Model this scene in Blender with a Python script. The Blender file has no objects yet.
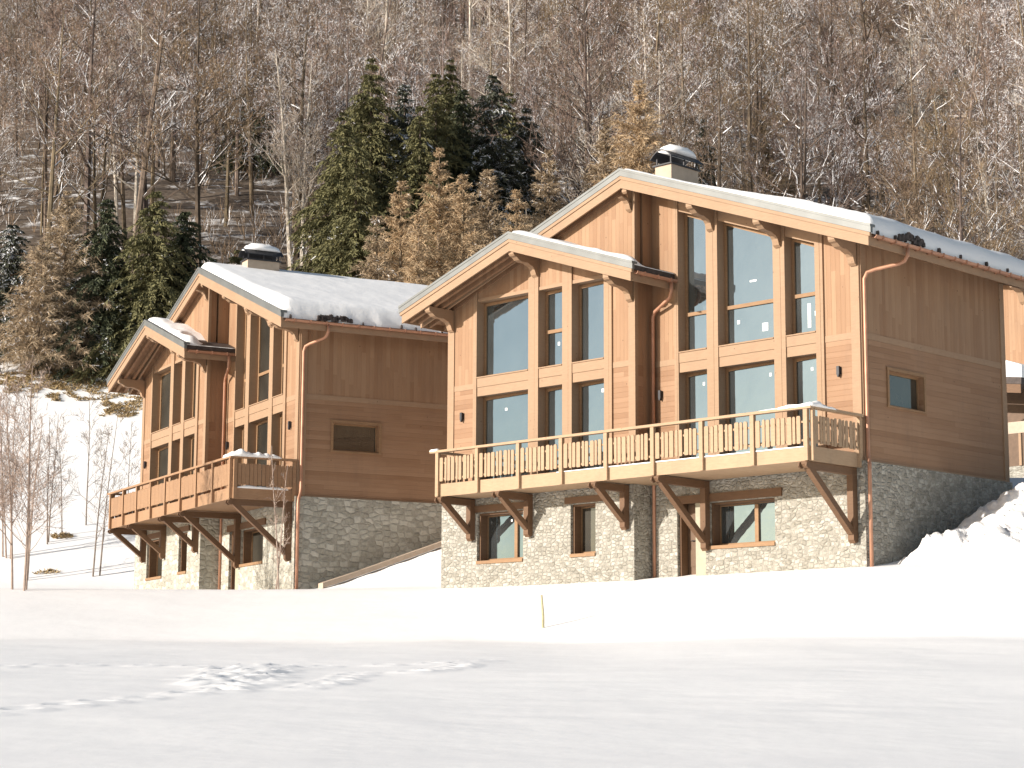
import bpy, math, random
from mathutils import Vector, Matrix, noise
R = math.radians
random.seed(7)
scene = bpy.context.scene
COL = scene.collection

# ------------------------------------------------------------------ camera
F, PITCH, ROLL = 1990.43, 0.1564, 0.0044
cam = bpy.data.cameras.new('camera'); co = bpy.data.objects.new('camera', cam); COL.objects.link(co)
cam.sensor_width = 36; cam.lens = F * 36 / 1024; cam.clip_start = 0.1; cam.clip_end = 5000
co.rotation_euler = (Matrix.Rotation(math.pi / 2 + PITCH, 4, 'X') @ Matrix.Rotation(ROLL, 4, 'Z')).to_euler()
scene.camera = co

# ------------------------------------------------------------------ light
E_SUN = R(17.0)
SD = Vector((-0.893 * math.cos(E_SUN), -0.45 * math.cos(E_SUN), math.sin(E_SUN))).normalized()
sun = bpy.data.lights.new('sun', 'SUN'); so = bpy.data.objects.new('sun', sun); COL.objects.link(so)
sun.energy = 4.9; sun.angle = R(0.55); sun.color = (1.0, 0.93, 0.84)
so.rotation_euler = SD.to_track_quat('Z', 'Y').to_euler()
w = bpy.data.worlds.new('World'); scene.world = w; w.use_nodes = True
nt = w.node_tree; bg = nt.nodes['Background']
sky = nt.nodes.new('ShaderNodeTexSky'); sky.sky_type = 'NISHITA'; sky.sun_disc = False
sky.sun_elevation = E_SUN; sky.sun_rotation = math.atan2(SD.x, SD.y)
sky.air_density = 1.0; sky.dust_density = 2.0; sky.ozone_density = 1.0; sky.altitude = 1000
tn = nt.nodes.new('ShaderNodeMixRGB'); tn.blend_type = 'MULTIPLY'; tn.inputs[0].default_value = 1; tn.inputs[2].default_value = (1.06, .98, .88, 1)   # warm tint put on the sky light so shade turns less blue
nt.links.new(sky.outputs[0], tn.inputs[1]); nt.links.new(tn.outputs[0], bg.inputs[0]); bg.inputs[1].default_value = 0.088
vs = scene.view_settings; vs.view_transform = 'Standard'; vs.look = 'None'; vs.gamma = 1; vs.exposure = 0.58

# ------------------------------------------------------------------ materials
class NT:
    def __init__(s, name):
        s.m = bpy.data.materials.new(name); s.m.use_nodes = True; s.t = s.m.node_tree
        s.b = s.t.nodes['Principled BSDF']; s.out = s.t.nodes['Material Output']
    def n(s, typ, **k):
        x = s.t.nodes.new('ShaderNode' + typ)
        for a, v in k.items():
            if a.startswith('i_'): x.inputs[a[2:].replace('_', ' ')].default_value = v
            else: setattr(x, a, v)
        return x
    def l(s, a, b): s.t.links.new(a, b)
    def math(s, op, a, b=None, c=None):
        x = s.n('Math', operation=op)
        for i, v in enumerate((a, b, c)):
            if v is None: continue
            if isinstance(v, (int, float)): x.inputs[i].default_value = v
            else: s.l(v, x.inputs[i])
        return x.outputs[0]
    def mix(s, f, a, b, mode='MIX'):
        x = s.n('MixRGB', blend_type=mode)
        for i, v in enumerate((f, a, b)):
            if isinstance(v, (int, float)): x.inputs[i].default_value = v
            elif isinstance(v, tuple): x.inputs[i].default_value = (*v, 1)
            else: s.l(v, x.inputs[i])
        return x.outputs[0]
    def ramp(s, f, stops):
        x = s.n('ValToRGB'); e = x.color_ramp.elements
        while len(e) < len(stops): e.new(.5)
        for q, (p, c) in zip(e, stops): q.position = p; q.color = (*c, 1)
        s.l(f, x.inputs[0]); return x.outputs[0]
    def noise(s, scale, vec=None, detail=3, rough=.55):
        x = s.n('TexNoise'); x.inputs['Scale'].default_value = scale; x.inputs['Detail'].default_value = detail
        x.inputs['Roughness'].default_value = rough
        if vec is not None: s.l(vec, x.inputs['Vector'])
        return x.outputs['Fac']
    def obj(s): return s.n('TexCoord').outputs['Object']
    def scale(s, vec, sc):
        x = s.n('Mapping'); x.inputs['Scale'].default_value = sc; s.l(vec, x.inputs[0]); return x.outputs[0]
    def bump(s, h, strength, dist):
        x = s.n('Bump'); x.inputs['Strength'].default_value = strength; x.inputs['Distance'].default_value = dist
        s.l(h, x.inputs['Height']); s.l(x.outputs[0], s.b.inputs['Normal'])
    def base(s, c, rough=.7, spec=.3, metal=0):
        if isinstance(c, tuple): s.b.inputs['Base Color'].default_value = (*c, 1)
        else: s.l(c, s.b.inputs['Base Color'])
        s.b.inputs['Roughness'].default_value = rough; s.b.inputs['Specular IOR Level'].default_value = spec
        s.b.inputs['Metallic'].default_value = metal
        return s.m

def wood(name, ca, cb, boards=None, bw=.145, rough=.65):
    s = NT(name); o = s.obj()
    sep = s.n('SeparateXYZ'); s.l(o, sep.inputs[0]); X, Y, Z = sep.outputs
    uv = s.math('ADD', X, Y)
    if boards == 'h': t = Z; gv = (1.2, 1.2, 30)
    elif boards == 'v': t = uv; gv = (30, 30, 1.0)
    else: t = None; gv = (5, 5, 22)
    g = s.noise(1.0, s.scale(o, gv), 4, .6)
    big = s.noise(.7, o, 3)
    if t is not None:
        k = s.math('DIVIDE', t, bw); fl = s.math('FLOOR', k); fr = s.math('FRACT', k)
        # each board is cut to lengths: second index along it
        along = s.math('FLOOR', s.math('DIVIDE', s.math('ADD', uv if boards == 'h' else Z, s.math('MULTIPLY', fl, 1.37)), 2.6))
        cmb = s.n('CombineXYZ'); s.l(fl, cmb.inputs[0]); s.l(along, cmb.inputs[1])
        wn = s.n('TexWhiteNoise', noise_dimensions='3D'); s.l(cmb.outputs[0], wn.inputs['Vector'])
        f = s.math('ADD', s.math('MULTIPLY', wn.outputs['Value'], .5), s.math('MULTIPLY', g, .5))
        edge = s.math('MINIMUM', fr, s.math('SUBTRACT', 1.0, fr))
        gr = s.math('MINIMUM', s.math('MULTIPLY', edge, 14.0), 1.0)
        h = s.math('ADD', gr, s.math('MULTIPLY', g, .06))
        s.bump(h, .65, .010)
    else:
        f = g; s.bump(g, .25, .01)
    f = s.math('ADD', s.math('MULTIPLY', f, .7), s.math('MULTIPLY', big, .35))
    c = s.ramp(f, [(.15, cb), (.75, ca)])
    wt = s.noise(1.0, s.scale(o, (1.6, 1.6, .35)), 5, .7)
    c = s.mix(s.math('MULTIPLY', s.math('MAXIMUM', s.math('SUBTRACT', wt, .52), 0.0), 1.3), c, tuple(x * .55 + .04 for x in cb))
    kn = s.n('TexVoronoi', feature='F1'); kn.inputs['Scale'].default_value = 2.6; s.l(o, kn.inputs['Vector'])
    c = s.mix(s.math('MULTIPLY', s.math('LESS_THAN', kn.outputs['Distance'], .055), .6), c, tuple(x * .4 for x in cb))
    return s.base(c, rough, .25)

LT, DK = (.342, .216, .131), (.235, .127, .069)
M = {}
M['clad_v'] = wood('clad_vertical', LT, DK, 'v')
M['clad_h'] = wood('clad_horizontal', (.332, .203, .124), (.222, .119, .064), 'h')
M['beam'] = wood('beam_wood', (.350, .234, .150), (.275, .173, .105))
M['beam_dark'] = wood('beam_dark', (.17, .098, .056), (.10, .055, .03))
M['winwood'] = wood('window_wood', (.31, .19, .105), (.20, .115, .06))
M['rail'] = wood('rail_wood', (.42, .295, .19), (.31, .205, .125))
M['rail_dk'] = wood('rail_wood_orange', (.35, .215, .125), (.25, .14, .078))
M['soffit'] = wood('soffit_wood', (.32, .195, .115), (.21, .118, .068), 'v', .16)

def stone(name, sc, tint=(1, 1, 1)):
    s = NT(name); o = s.obj()
    nz = s.n('TexNoise'); nz.inputs['Scale'].default_value = 3.0; s.l(o, nz.inputs['Vector'])
    ad = s.n('VectorMath', operation='MULTIPLY_ADD'); s.l(nz.outputs['Color'], ad.inputs[0])
    ad.inputs[1].default_value = (.12, .12, .12); s.l(o, ad.inputs[2])
    v = s.scale(ad.outputs[0], (sc, sc, sc * 1.55))
    vc = s.n('TexVoronoi', feature='F1', distance='MINKOWSKI'); v2 = s.n('TexVoronoi', feature='F2', distance='MINKOWSKI')
    for q in (vc, v2): q.inputs['Randomness'].default_value = .8; q.inputs['Scale'].default_value = 1; q.inputs['Exponent'].default_value = 5.0; s.l(v, q.inputs['Vector'])
    edge = s.math('SUBTRACT', v2.outputs['Distance'], vc.outputs['Distance'])
    sp = s.n('SeparateXYZ'); s.l(vc.outputs['Color'], sp.inputs[0])
    T = lambda r, g, b: (r * tint[0], g * tint[1], b * tint[2])
    c = s.ramp(sp.outputs[0], [(0, T(.27, .255, .22)), (.3, T(.37, .355, .315)), (.65, T(.47, .455, .41)), (1, T(.62, .60, .55))])
    c = s.mix(.35, c, s.ramp(s.noise(9, o, 5, .7), [(.3, T(.2, .19, .16)), (.7, T(.62, .59, .52))]))
    mort = s.math('LESS_THAN', edge, .075)
    c = s.mix(s.math('MULTIPLY', mort, .6), c, T(.36, .345, .31))
    hh = s.math('ADD', s.math('MINIMUM', s.math('MULTIPLY', edge, 3.2), 1.0), s.math('MULTIPLY', s.noise(14, o, 4, .7), .5))
    hh = s.math('ADD', hh, s.math('MULTIPLY', sp.outputs[1], .5))
    s.bump(hh, .85, .035)
    return s.base(c, .9, .15)
M['stone'] = stone('rubble_stone', 6.2, (.80, .79, .77))
M['stone_big'] = stone('coarse_rubble_stone', 3.6, (.93, .93, .90))

def plain(name, c, rough=.6, spec=.4, metal=0, var=.0, sc=8):
    s = NT(name)
    if var:
        n = s.noise(sc, s.obj(), 4)
        c = s.ramp(n, [(.25, tuple(x * (1 - var) for x in c)), (.75, tuple(min(1, x * (1 + var)) for x in c))])
    return s.base(c, rough, spec, metal)
M['metal_grey'] = plain('flashing_metal', (.15, .155, .15), .5, .5, .3, .15, 2)
M['copper'] = plain('copper_brown', (.42, .22, .14), .5, .5, .35, .2, 3)
M['tile'] = plain('dark_tile', (.07, .055, .05), .7, .3, 0, .4, 6)
M['dark'] = plain('dark_metal', (.03, .03, .035), .5, .5, .3, .2, 5)
M['render'] = plain('pale_render', (.45, .36, .28), .85, .2, 0, .1, 5)
M['door'] = plain('door_and_porch_shade_wood', (.13, .08, .05), .6, .3, 0, .2, 5)
M['jamb'] = plain('pale_jamb', (.34, .32, .24), .7, .3, 0, .1, 5)
M['sticker'] = plain('white_sticker', (.85, .85, .83), .6, .3, 0, .05, 20)

def glass(name, dark, refl, rough=.03, fac=.6):
    s = NT(name); o = s.obj()
    s.base(s.ramp(s.noise(.55, o, 2), [(.3, tuple(x * .4 for x in dark)), (.7, tuple(x * 1.7 for x in dark))]), .5, .3)
    g = s.n('BsdfGlossy'); g.inputs['Color'].default_value = (*refl, 1); g.inputs['Roughness'].default_value = rough
    bp = s.n('Bump'); bp.inputs['Strength'].default_value = .09; bp.inputs['Distance'].default_value = .05
    s.l(s.noise(1.1, o, 3), bp.inputs['Height']); s.l(bp.outputs[0], g.inputs['Normal'])
    mx = s.n('MixShader'); mx.inputs[0].default_value = fac
    s.l(s.b.outputs[0], mx.inputs[1]); s.l(g.outputs[0], mx.inputs[2]); s.l(mx.outputs[0], s.out.inputs[0])
    return s.m
M['glass'] = glass('window_glass', (.07, .08, .085), (.29, .40, .49), .03, .78)
M['glass_dark'] = glass('window_glass_dark', (.05, .045, .035), (.24, .25, .24), .03, .5)

def snow(name, rough_bump=.25, col=(.90, .895, .89), sc=2.0, dist=.06):
    s = NT(name); o = s.n('TexCoord').outputs['Object']
    h = s.math('ADD', s.noise(sc, o, 4, .5), s.math('MULTIPLY', s.noise(sc * 9, o, 3, .6), .12))
    s.bump(h, rough_bump, dist)
    return s.base(col, .75, .2)
M['snow'] = snow('snow')
M['snow_roof'] = snow('roof_snow', .3, (.89, .885, .88), 3.0, .05)
M['snow_lumpy'] = snow('heaped_snow', .9, (.86, .84, .82), 3.2, .12)

# ground: snow, with leaf litter and dead brush showing through on the wooded hill
s = NT('ground_snow'); o = s.obj(); sep = s.n('SeparateXYZ'); s.l(o, sep.inputs[0])
wood_mask = s.math('MULTIPLY', s.math('SUBTRACT', sep.outputs[1], 116.0), .07)
wood_mask = s.math('MINIMUM', s.math('MAXIMUM', wood_mask, 0.0), 1.0)
lit = s.noise(.35, o, 6, .7)
lf = s.math('MULTIPLY', s.math('MINIMUM', s.math('MAXIMUM', s.math('MULTIPLY', s.math('SUBTRACT', lit, .33), 8.0), 0.0), 1.0), wood_mask)
lc = s.ramp(s.noise(3, o, 4), [(.3, (.08, .06, .045)), (.7, (.20, .16, .125))])
c = s.mix(lf, (.90, .895, .89), lc)
hh = s.math('ADD', s.noise(.9, o, 3, .5), s.math('MULTIPLY', s.noise(7, o, 3, .6), .10))
s.bump(hh, .25, .10)
M['ground'] = s.base(c, .75, .15)

def bark(name, ca, cb, snowy=.25, up=.35, rnd=.3, sc=2.0, patch=1.3, own=0):
    s = NT(name); o = s.obj()
    oi = s.n('ObjectInfo')
    c = s.ramp(s.noise(sc, o, 4, .6), [(.3, cb), (.7, ca)])
    if rnd:
        hsv = s.n('HueSaturation'); s.l(c, hsv.inputs['Color'])
        s.l(s.math('ADD', s.math('MULTIPLY', oi.outputs['Random'], rnd * 2), 1 - rnd), hsv.inputs['Value'])
        rr = s.math('FRACT', s.math('MULTIPLY', oi.outputs['Random'], 7.31))
        s.l(s.math('ADD', s.math('MULTIPLY', rr, .05), .47), hsv.inputs['Hue'])
        s.l(s.math('ADD', s.math('MULTIPLY', rr, .5), .75), hsv.inputs['Saturation'])
        c = hsv.outputs[0]
    if snowy:
        ge = s.n('NewGeometry'); sp = s.n('SeparateXYZ'); s.l(ge.outputs['True Normal'], sp.inputs[0])
        a = s.math('GREATER_THAN', sp.outputs[2], up)
        nn = s.noise(patch, o, 4, .7)
        if own: nn = s.math('ADD', nn, s.math('MULTIPLY', s.math('SUBTRACT', s.math('FRACT', s.math('MULTIPLY', oi.outputs['Random'], 13.7)), .5), own))
        b = s.math('GREATER_THAN', nn, 1 - snowy)
        c = s.mix(s.math('MULTIPLY', a, b), c, (.86, .86, .88))
    return s.base(c, .9, .1)
M['bark'] = bark('bare_bark', (.20, .155, .12), (.085, .068, .054), .64, .18, .5, 2.0, .8, .3)
M['twig'] = bark('bare_twig', (.27, .195, .145), (.13, .097, .073), .485, .15, .5, 2.0, .45, .3)
M['birch'] = bark('pale_bark', (.70, .64, .55), (.42, .36, .30), .5, .4, 0, 4)
M['birch_twig'] = bark('pale_twig', (.50, .43, .36), (.34, .28, .23), .5, .3, 0, 4)
M['larch'] = bark('larch_twigs', (.55, .415, .265), (.36, .26, .165), .34, .4, 0)
M['larch_grey'] = bark('larch_twigs_greyer', (.46, .36, .245), (.28, .215, .15), .42, .4, 0)
M['sapling'] = bark('sapling_bark', (.42, .33, .275), (.27, .205, .17), .3, .5, 0, 4)
def needles(name, ca, cb, snowy):
    s = NT(name); o = s.obj()
    c = s.ramp(s.noise(1.3, o, 5, .65), [(.32, cb), (.68, ca)])
    if snowy:
        ge = s.n('NewGeometry'); sp = s.n('SeparateXYZ'); s.l(ge.outputs['True Normal'], sp.inputs[0])
        up = s.math('GREATER_THAN', s.math('ABSOLUTE', sp.outputs[2]), .5)
        b = s.math('GREATER_THAN', s.noise(.8, o, 5, .75), 1 - snowy)
        c = s.mix(s.math('MULTIPLY', up, b), c, (.84, .85, .88))
    return s.base(c, .8, .15)
M['spruce'] = needles('spruce_needles', (.21, .195, .095), (.085, .085, .042), .36)
M['spruce_dk'] = needles('spruce_needles_dark', (.11, .12, .065), (.042, .05, .036), .40)
M['spruce_sn'] = needles('spruce_needles_snowy', (.11, .115, .075), (.045, .05, .042), .49)
M['sapling_dk'] = bark('dark_sapling_bark', (.27, .22, .185), (.15, .12, .10), .3, .5, 0, 4)
M['grass'] = plain('dry_grass', (.36, .27, .15), .9, .1, 0, .5, 3)
M['stake'] = plain('stake_wood', (.42, .38, .24), .8, .2, 0, .2, 9)

# ------------------------------------------------------------------ mesh helpers
class MB:
    def __init__(s): s.v = []; s.f = []
    def add(s, vs, fs):
        n = len(s.v); s.v += [tuple(x) for x in vs]; s.f += [tuple(i + n for i in f) for f in fs]; return s
    def box(s, x0, x1, y0, y1, z0, z1):
        return s.add([(x0, y0, z0), (x1, y0, z0), (x1, y1, z0), (x0, y1, z0), (x0, y0, z1), (x1, y0, z1), (x1, y1, z1), (x0, y1, z1)],
              [(0, 3, 2, 1), (4, 5, 6, 7), (0, 1, 5, 4), (1, 2, 6, 5), (2, 3, 7, 6), (3, 0, 4, 7)])
    def uz(s, pts, y0, y1):      # polygon in x-z (counter-clockwise seen from -y) extruded along y
        n = len(pts)
        return s.add([(x, y0, z) for x, z in pts] + [(x, y1, z) for x, z in pts],
              [tuple(range(n)), tuple(range(2 * n - 1, n - 1, -1))] + [((i + 1) % n, i, n + i, n + (i + 1) % n) for i in range(n)])
    def yz(s, pts, x0, x1):      # polygon in y-z extruded along x
        n = len(pts)
        return s.add([(x0, y, z) for y, z in pts] + [(x1, y, z) for y, z in pts],
              [tuple(range(n - 1, -1, -1)), tuple(range(n, 2 * n))] + [(i, (i + 1) % n, n + (i + 1) % n, n + i) for i in range(n)])
    def tube(s, pts, rad, sides=8, cap=True):
        pts = [Vector(p) for p in pts]; n = len(pts)
        rads = rad if isinstance(rad, (list, tuple)) else [rad] * n
        base = len(s.v); ref = None
        for i, p in enumerate(pts):
            d = (pts[min(i + 1, n - 1)] - pts[max(i - 1, 0)]).normalized()
            if ref is None: ref = d.orthogonal().normalized()
            ref = (ref - d * ref.dot(d)).normalized(); q = d.cross(ref)
            for k in range(sides):
                a = 2 * math.pi * k / sides
                s.v.append(tuple(p + (ref * math.cos(a) + q * math.sin(a)) * rads[i]))
        for i in range(n - 1):
            for k in range(sides):
                a = base + i * sides + k; b = base + i * sides + (k + 1) % sides
                s.f.append((a, b, b + sides, a + sides))
        if cap and sides > 2:
            s.f.append(tuple(base + k for k in range(sides - 1, -1, -1)))
            s.f.append(tuple(base + (n - 1) * sides + k for k in range(sides)))
        return s
    def clusters(s, tol=.06):
        """separate meshes for pieces that do not touch"""
        par = list(range(len(s.v)))
        def find(a):
            while par[a] != a: par[a] = par[par[a]]; a = par[a]
            return a
        for f in s.f:
            for i in f[1:]: par[find(f[0])] = find(i)
        comp = {}
        for i in range(len(s.v)): comp.setdefault(find(i), []).append(i)
        bb = [[[min(s.v[i][k] for i in c) - tol for k in range(3)], [max(s.v[i][k] for i in c) + tol for k in range(3)], [r]] for r, c in comp.items()]
        ch = True
        while ch:
            ch = False; out = []
            for b in bb:
                for o in out:
                    if all(b[0][k] <= o[1][k] and o[0][k] <= b[1][k] for k in range(3)):
                        o[0] = [min(o[0][k], b[0][k]) for k in range(3)]; o[1] = [max(o[1][k], b[1][k]) for k in range(3)]; o[2] += b[2]; ch = True; break
                else: out.append(b)
            bb = out
        res = []
        for b in bb:
            roots = set(b[2]); m = MB(); mp = {}
            for f in s.f:
                if find(f[0]) in roots:
                    for i in f:
                        if i not in mp: mp[i] = len(m.v); m.v.append(s.v[i])
                    m.f.append(tuple(mp[i] for i in f))
            res.append(m)
        return res
    def build(s, name, mat, parent=None, dz=0, smooth=False):
        me = bpy.data.meshes.new(name)
        if dz: s.v = [(x, y, z + dz) for x, y, z in s.v]
        me.from_pydata(s.v, [], s.f); me.update(); me.materials.append(mat)
        if smooth: me.polygons.foreach_set('use_smooth', [True] * len(me.polygons))
        o = bpy.data.objects.new(name, me); COL.objects.link(o)
        if parent: o.parent = parent
        return o
def tag(o, label=None, cat=None, group=None, kind=None):
    if label: o['label'] = label
    if cat: o['category'] = cat
    if group: o['group'] = group
    if kind: o['kind'] = kind
    return o
def empty(name, loc, rz=0):
    o = bpy.data.objects.new(name, None); COL.objects.link(o); o.location = loc; o.rotation_euler = (0, 0, rz); o.empty_display_size = .2
    return o

# ------------------------------------------------------------------ terrain
def lerp(x, pts):
    if x <= pts[0][0]: return pts[0][1]
    for (a, b), (c, d) in zip(pts, pts[1:]):
        if x <= c: return b + (d - b) * (x - a) / (c - a)
    return pts[-1][1]
def sm(t): t = max(0, min(1, t)); return t * t * (3 - 2 * t)
def smin(a, b, k):       # soft minimum
    h = max(0, min(1, .5 + .5 * (b - a) / k)); return b + (a - b) * h - k * h * (1 - h)
def Ye(X): return lerp(X, [(-30, 51), (-8, 50), (0, 47), (4, 43), (9, 40.5), (20, 40)])
def Yt(X): return lerp(X, [(-30, 62), (-8, 62), (-1.6, 59.3), (8.8, 49.2), (10, 48.5), (30, 47)])
def zt(X): return lerp(X, [(-30, 3.3), (-8, 3.28), (-1.5, 3.22), (9, 3.23), (14, 3.3)])
def Yh(X): return lerp(X, [(-40, 84), (-15, 82), (-12, 80), (-7.5, 67.5), (-6.6, 65), (-1.4, 61.2), (9, 51), (12, 50), (40, 50)])
def ze(X): return Ye(X) * lerp(X, [(-14, .0272), (1.2, .0272), (3, .0282), (6, .0300), (20, .0303)])
def field(X, Y):
    z = -1.62 + 1.20 * sm((Y + 2) / 17)         # the near slope the camera stands on
    e = Ye(X)
    if Y > 15:
        z0 = -.42
        z = z0 + (ze(X) - z0) * (Y - 15) / (e - 15)
    t = max(0, min(1, (Y - 8) / 15)) * max(0, min(1, (e - Y) / 10))
    z += -.012 * X * t + .10 * math.exp(-((X - 6) / 6) ** 2 - ((Y - 27) / 3.5) ** 2)
    return z
def table(fn):
    n = 161; raw = [fn(-60 + i * .75) for i in range(n)]
    for _ in range(6): raw = [raw[0]] + [(raw[i - 1] + 2 * raw[i] + raw[i + 1]) / 4 for i in range(1, n - 1)] + [raw[-1]]
    def g(X):
        t = max(0, min(n - 1.001, (X + 60) / .75)); i = int(t); return raw[i] + (raw[i + 1] - raw[i]) * (t - i)
    return g
Ye = table(Ye); Yt = table(Yt); zt = table(zt)
_ze = table(lambda X: lerp(X, [(-14, .0272), (1.2, .0272), (3, .0282), (6, .0300), (20, .0303)]))
def ze(X): return Ye(X) * _ze(X)
TRK = []
def ground(X, Y):
    e, t, h = Ye(X), Yt(X), Yh(X)
    zf = field(X, Y) if Y < e else ze(X) + .02 * (Y - e)
    sl = (zt(X) - ze(X)) / (t - e)
    zb = ze(X) + sl * (Y - e)
    z = zf if Y < e - 2.5 else -smin(-zf, -zb, .07)
    top = zt(X) + .05 * (Y - t)
    if Y > e: z = smin(z, top, .12)
    if Y > h - 2:
        loc = top + .30 * min(Y - h, 9) + .04 * max(0, Y - h - 9)
        k = .40 if X < -8 else .40 - .004 * min(20, X + 8)
        hl = 4.2 + (k * (Y - 82) if Y < 100 else 18 * k + .452 * (Y - 100))
        z = -smin(-z, -loc, .5); z = -smin(-z, -hl, 1.2)
    if -8 < X < 6 and 60 < Y < 76:
        dx, dy = X + 6.857, Y - 63.436; ub, vb = dx * .4621 - dy * .8868, dx * .8868 + dy * .4621
        if vb > -.5 and ub > -1: z = -smin(-z, -(6.336 - 3.12 + .36 * (vb - .3) - .60 * max(0, ub - 1.0)), .15)
    far = max(0, Y - 88)
    if far > 0:
        k = min(1, far / 25)
        z += k * (1.3 * noise.noise((X * .035, Y * .035, 3)) + .45 * noise.noise((X * .15, Y * .15, 1)))
    z += .008 * noise.noise((X * .9 + 3, Y * 1.6, 8)) * (1 if 5 < Y < 60 else 0)
    z += .05 * noise.noise((X * .3, Y * .3, 5)) * min(1, max(0, (Y - 10) / 20)) * (1 if Y < e else .5)
    # terrain runs on behind and beside the camera as a white valley
    if Y < -2: z = -1.62 - .03 * min(80, (-2 - Y))
    return z
CO, SI, CR, SR = math.cos(PITCH), math.sin(PITCH), math.cos(ROLL), math.sin(ROLL)
def ray(px, py):
    dx, dy = px - 512, py - 384
    a = dx * CR + dy * SR; b = -dx * SR + dy * CR; h = -b / F
    return Vector((a / F, CO - h * SI, SI + h * CO))
def hit(px, py, y0=12, y1=400):
    d = ray(px, py); Y = y0
    while Y < y1:
        p = d * (Y / d.y)
        if ground(p.x, p.y) >= p.z: return Vector((p.x, p.y, ground(p.x, p.y)))
        Y += .1 if Y < 80 else .4
    return p
def at(px, py, Y): d = ray(px, py); return d * (Y / d.y)

# ski and boot tracks pressed into the field
def track(pts, step, rnd=.12):
    for a, b in zip(pts, pts[1:]):
        n = max(1, int((b - a).length / step))
        for i in range(n):
            p = a.lerp(b, i / n); TRK.append((p.x + random.uniform(-rnd, rnd), p.y + random.uniform(-rnd, rnd), random.uniform(.12, .17)))
P = lambda x, y: hit(x, y)
track([P(-30, 668), P(90, 665), P(200, 667), P(330, 667), P(430, 664), P(505, 660)], .62)
track([P(-30, 716), P(60, 706), P(150, 699), P(212, 690), P(300, 689), P(345, 680), P(372, 671)], .62)
track([P(212, 690), P(225, 680), P(240, 670), P(262, 666)], .3, .35)
track([P(225, 685), P(235, 677), P(250, 669)], .3, .5)
track([P(420, 672), P(470, 663)], .45)
cells = {}
for t in TRK: cells.setdefault((int(t[0] // 1), int(t[1] // 1)), []).append(t)
def dent(X, Y):
    z = 0; cx, cy = int(X // 1), int(Y // 1)
    for i in (-1, 0, 1):
        for j in (-1, 0, 1):
            for (a, b, r) in cells.get((cx + i, cy + j), ()):
                d = math.hypot((X - a), (Y - b) * .8) / r
                if d < 2.4:
                    z += -.040 * math.exp(-(d * 1.3) ** 4) + .028 * math.exp(-((d - 1.45) * 2.2) ** 2)
    return max(-.12, min(.06, z))
def axis(segs):
    out = []
    for a, b, st in segs:
        n = max(1, int(round((b - a) / st))); out += [a + (b - a) * i / n for i in range(n)]
    return out + [segs[-1][1]]
xs = axis([(-900, -160, 60), (-160, -60, 8), (-60, -14, 1.2), (-14, 12, .11), (12, 22, .5), (22, 60, 2), (60, 160, 8), (160, 900, 60)])
ys = axis([(-900, -100, 60), (-100, -2, 8), (-2, 18, 1), (18, 45, .12), (45, 90, .5), (90, 180, 1.6), (180, 420, 4), (420, 700, 30)])
mb = MB()
for y in ys:
    for x in xs:
        z = ground(x, y)
        if 18 < y < 46 and -14 < x < 12: z += dent(x, y)
        if abs(x) > 160: z -= 0
        mb.v.append((x, y, z))
nx = len(xs)
for j in range(len(ys) - 1):
    for i in range(nx - 1):
        a = j * nx + i; mb.f.append((a, a + 1, a + nx + 1, a + nx))
tag(mb.build('snow_ground', M['ground'], smooth=True), 'snow covered ground rising from the open field to the wooded hillside', kind='structure')

# ------------------------------------------------------------------ chalet design (x along the facade, y into the hill, z = 0 at top of stone)
W0, L0, PR, DP, BAL = -6.98, -14.46, .74, 6.94, 2.17
ZG = 3.2                       # stone foundation depth below z = 0
def zm(u): return 8.18 - .358 * abs(u + 7.18)
def zl(u): return 6.81 - .335 * abs(u + 10.77)
UR, UL = 1.05, -15.4

def roof_poly(fn, apex, u0, u1, a, b):
    if u0 < apex < u1:
        return [(u0, fn(u0) + a), (apex, fn(apex) + a), (u1, fn(u1) + a), (u1, fn(u1) + b), (apex, fn(apex) + b), (u0, fn(u0) + b)]
    return [(u0, fn(u0) + a), (u1, fn(u1) + a), (u1, fn(u1) + b), (u0, fn(u0) + b)]

def snow_sheet(fn, u0, u1, v0, v1, off, th, seed, du=.22, dv=.22, cover=None, amp=1, skirt=.02):
    """a rounded, uneven layer of snow lying on a roof slope"""
    nu = int((u1 - u0) / du) + 1; nv = int((v1 - v0) / dv) + 1; m = MB(); top = {}; 
    def t(u, v):
        d = min(u - u0, u1 - u, v - v0, v1 - v)
        e = min(1, max(0, d) / .35); e = math.sqrt(max(0, 1 - (1 - e) ** 2))
        n = noise.noise((u * .9 + seed, v * .9, 2.0)) * .35 + noise.noise((u * 3.1, v * 3.1 + seed, 7.0)) * .16 + noise.noise((u * 9, v * 9 + seed, 3.0)) * .08
        k = th * (.35 + .65 * e) * (1 + n * amp) * (0.25 + .75 * e)
        if cover: k *= cover(u, v)
        return k
    for j in range(nv + 1):
        for i in range(nu + 1):
            u = u0 + (u1 - u0) * i / nu; v = v0 + (v1 - v0) * j / nv
            wob = .05 * noise.noise((v * 2.3, seed, 0)); uu = u + (wob if i in (0, nu) else 0)
            m.v.append((uu, v, fn(u) + off + max(.0, t(u, v))))
    for j in range(nv):
        for i in range(nu):
            a = j * (nu + 1) + i; m.f.append((a, a + 1, a + nu + 2, a + nu + 1))
    ring = [i for i in range(nu + 1)] + [j * (nu + 1) + nu for j in range(1, nv + 1)] + [nv * (nu + 1) + i for i in range(nu - 1, -1, -1)] + [j * (nu + 1) for j in range(nv - 1, 0, -1)]
    b0 = len(m.v)
    for k in ring:
        x, y, z = m.v[k]; m.v.append((x, y, fn(x) + off - (skirt if x > u1 - .08 else .02)))
    for k in range(len(ring)):
        m.f.append((ring[(k + 1) % len(ring)], ring[k], b0 + k, b0 + (k + 1) % len(ring)))
    return m

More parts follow.
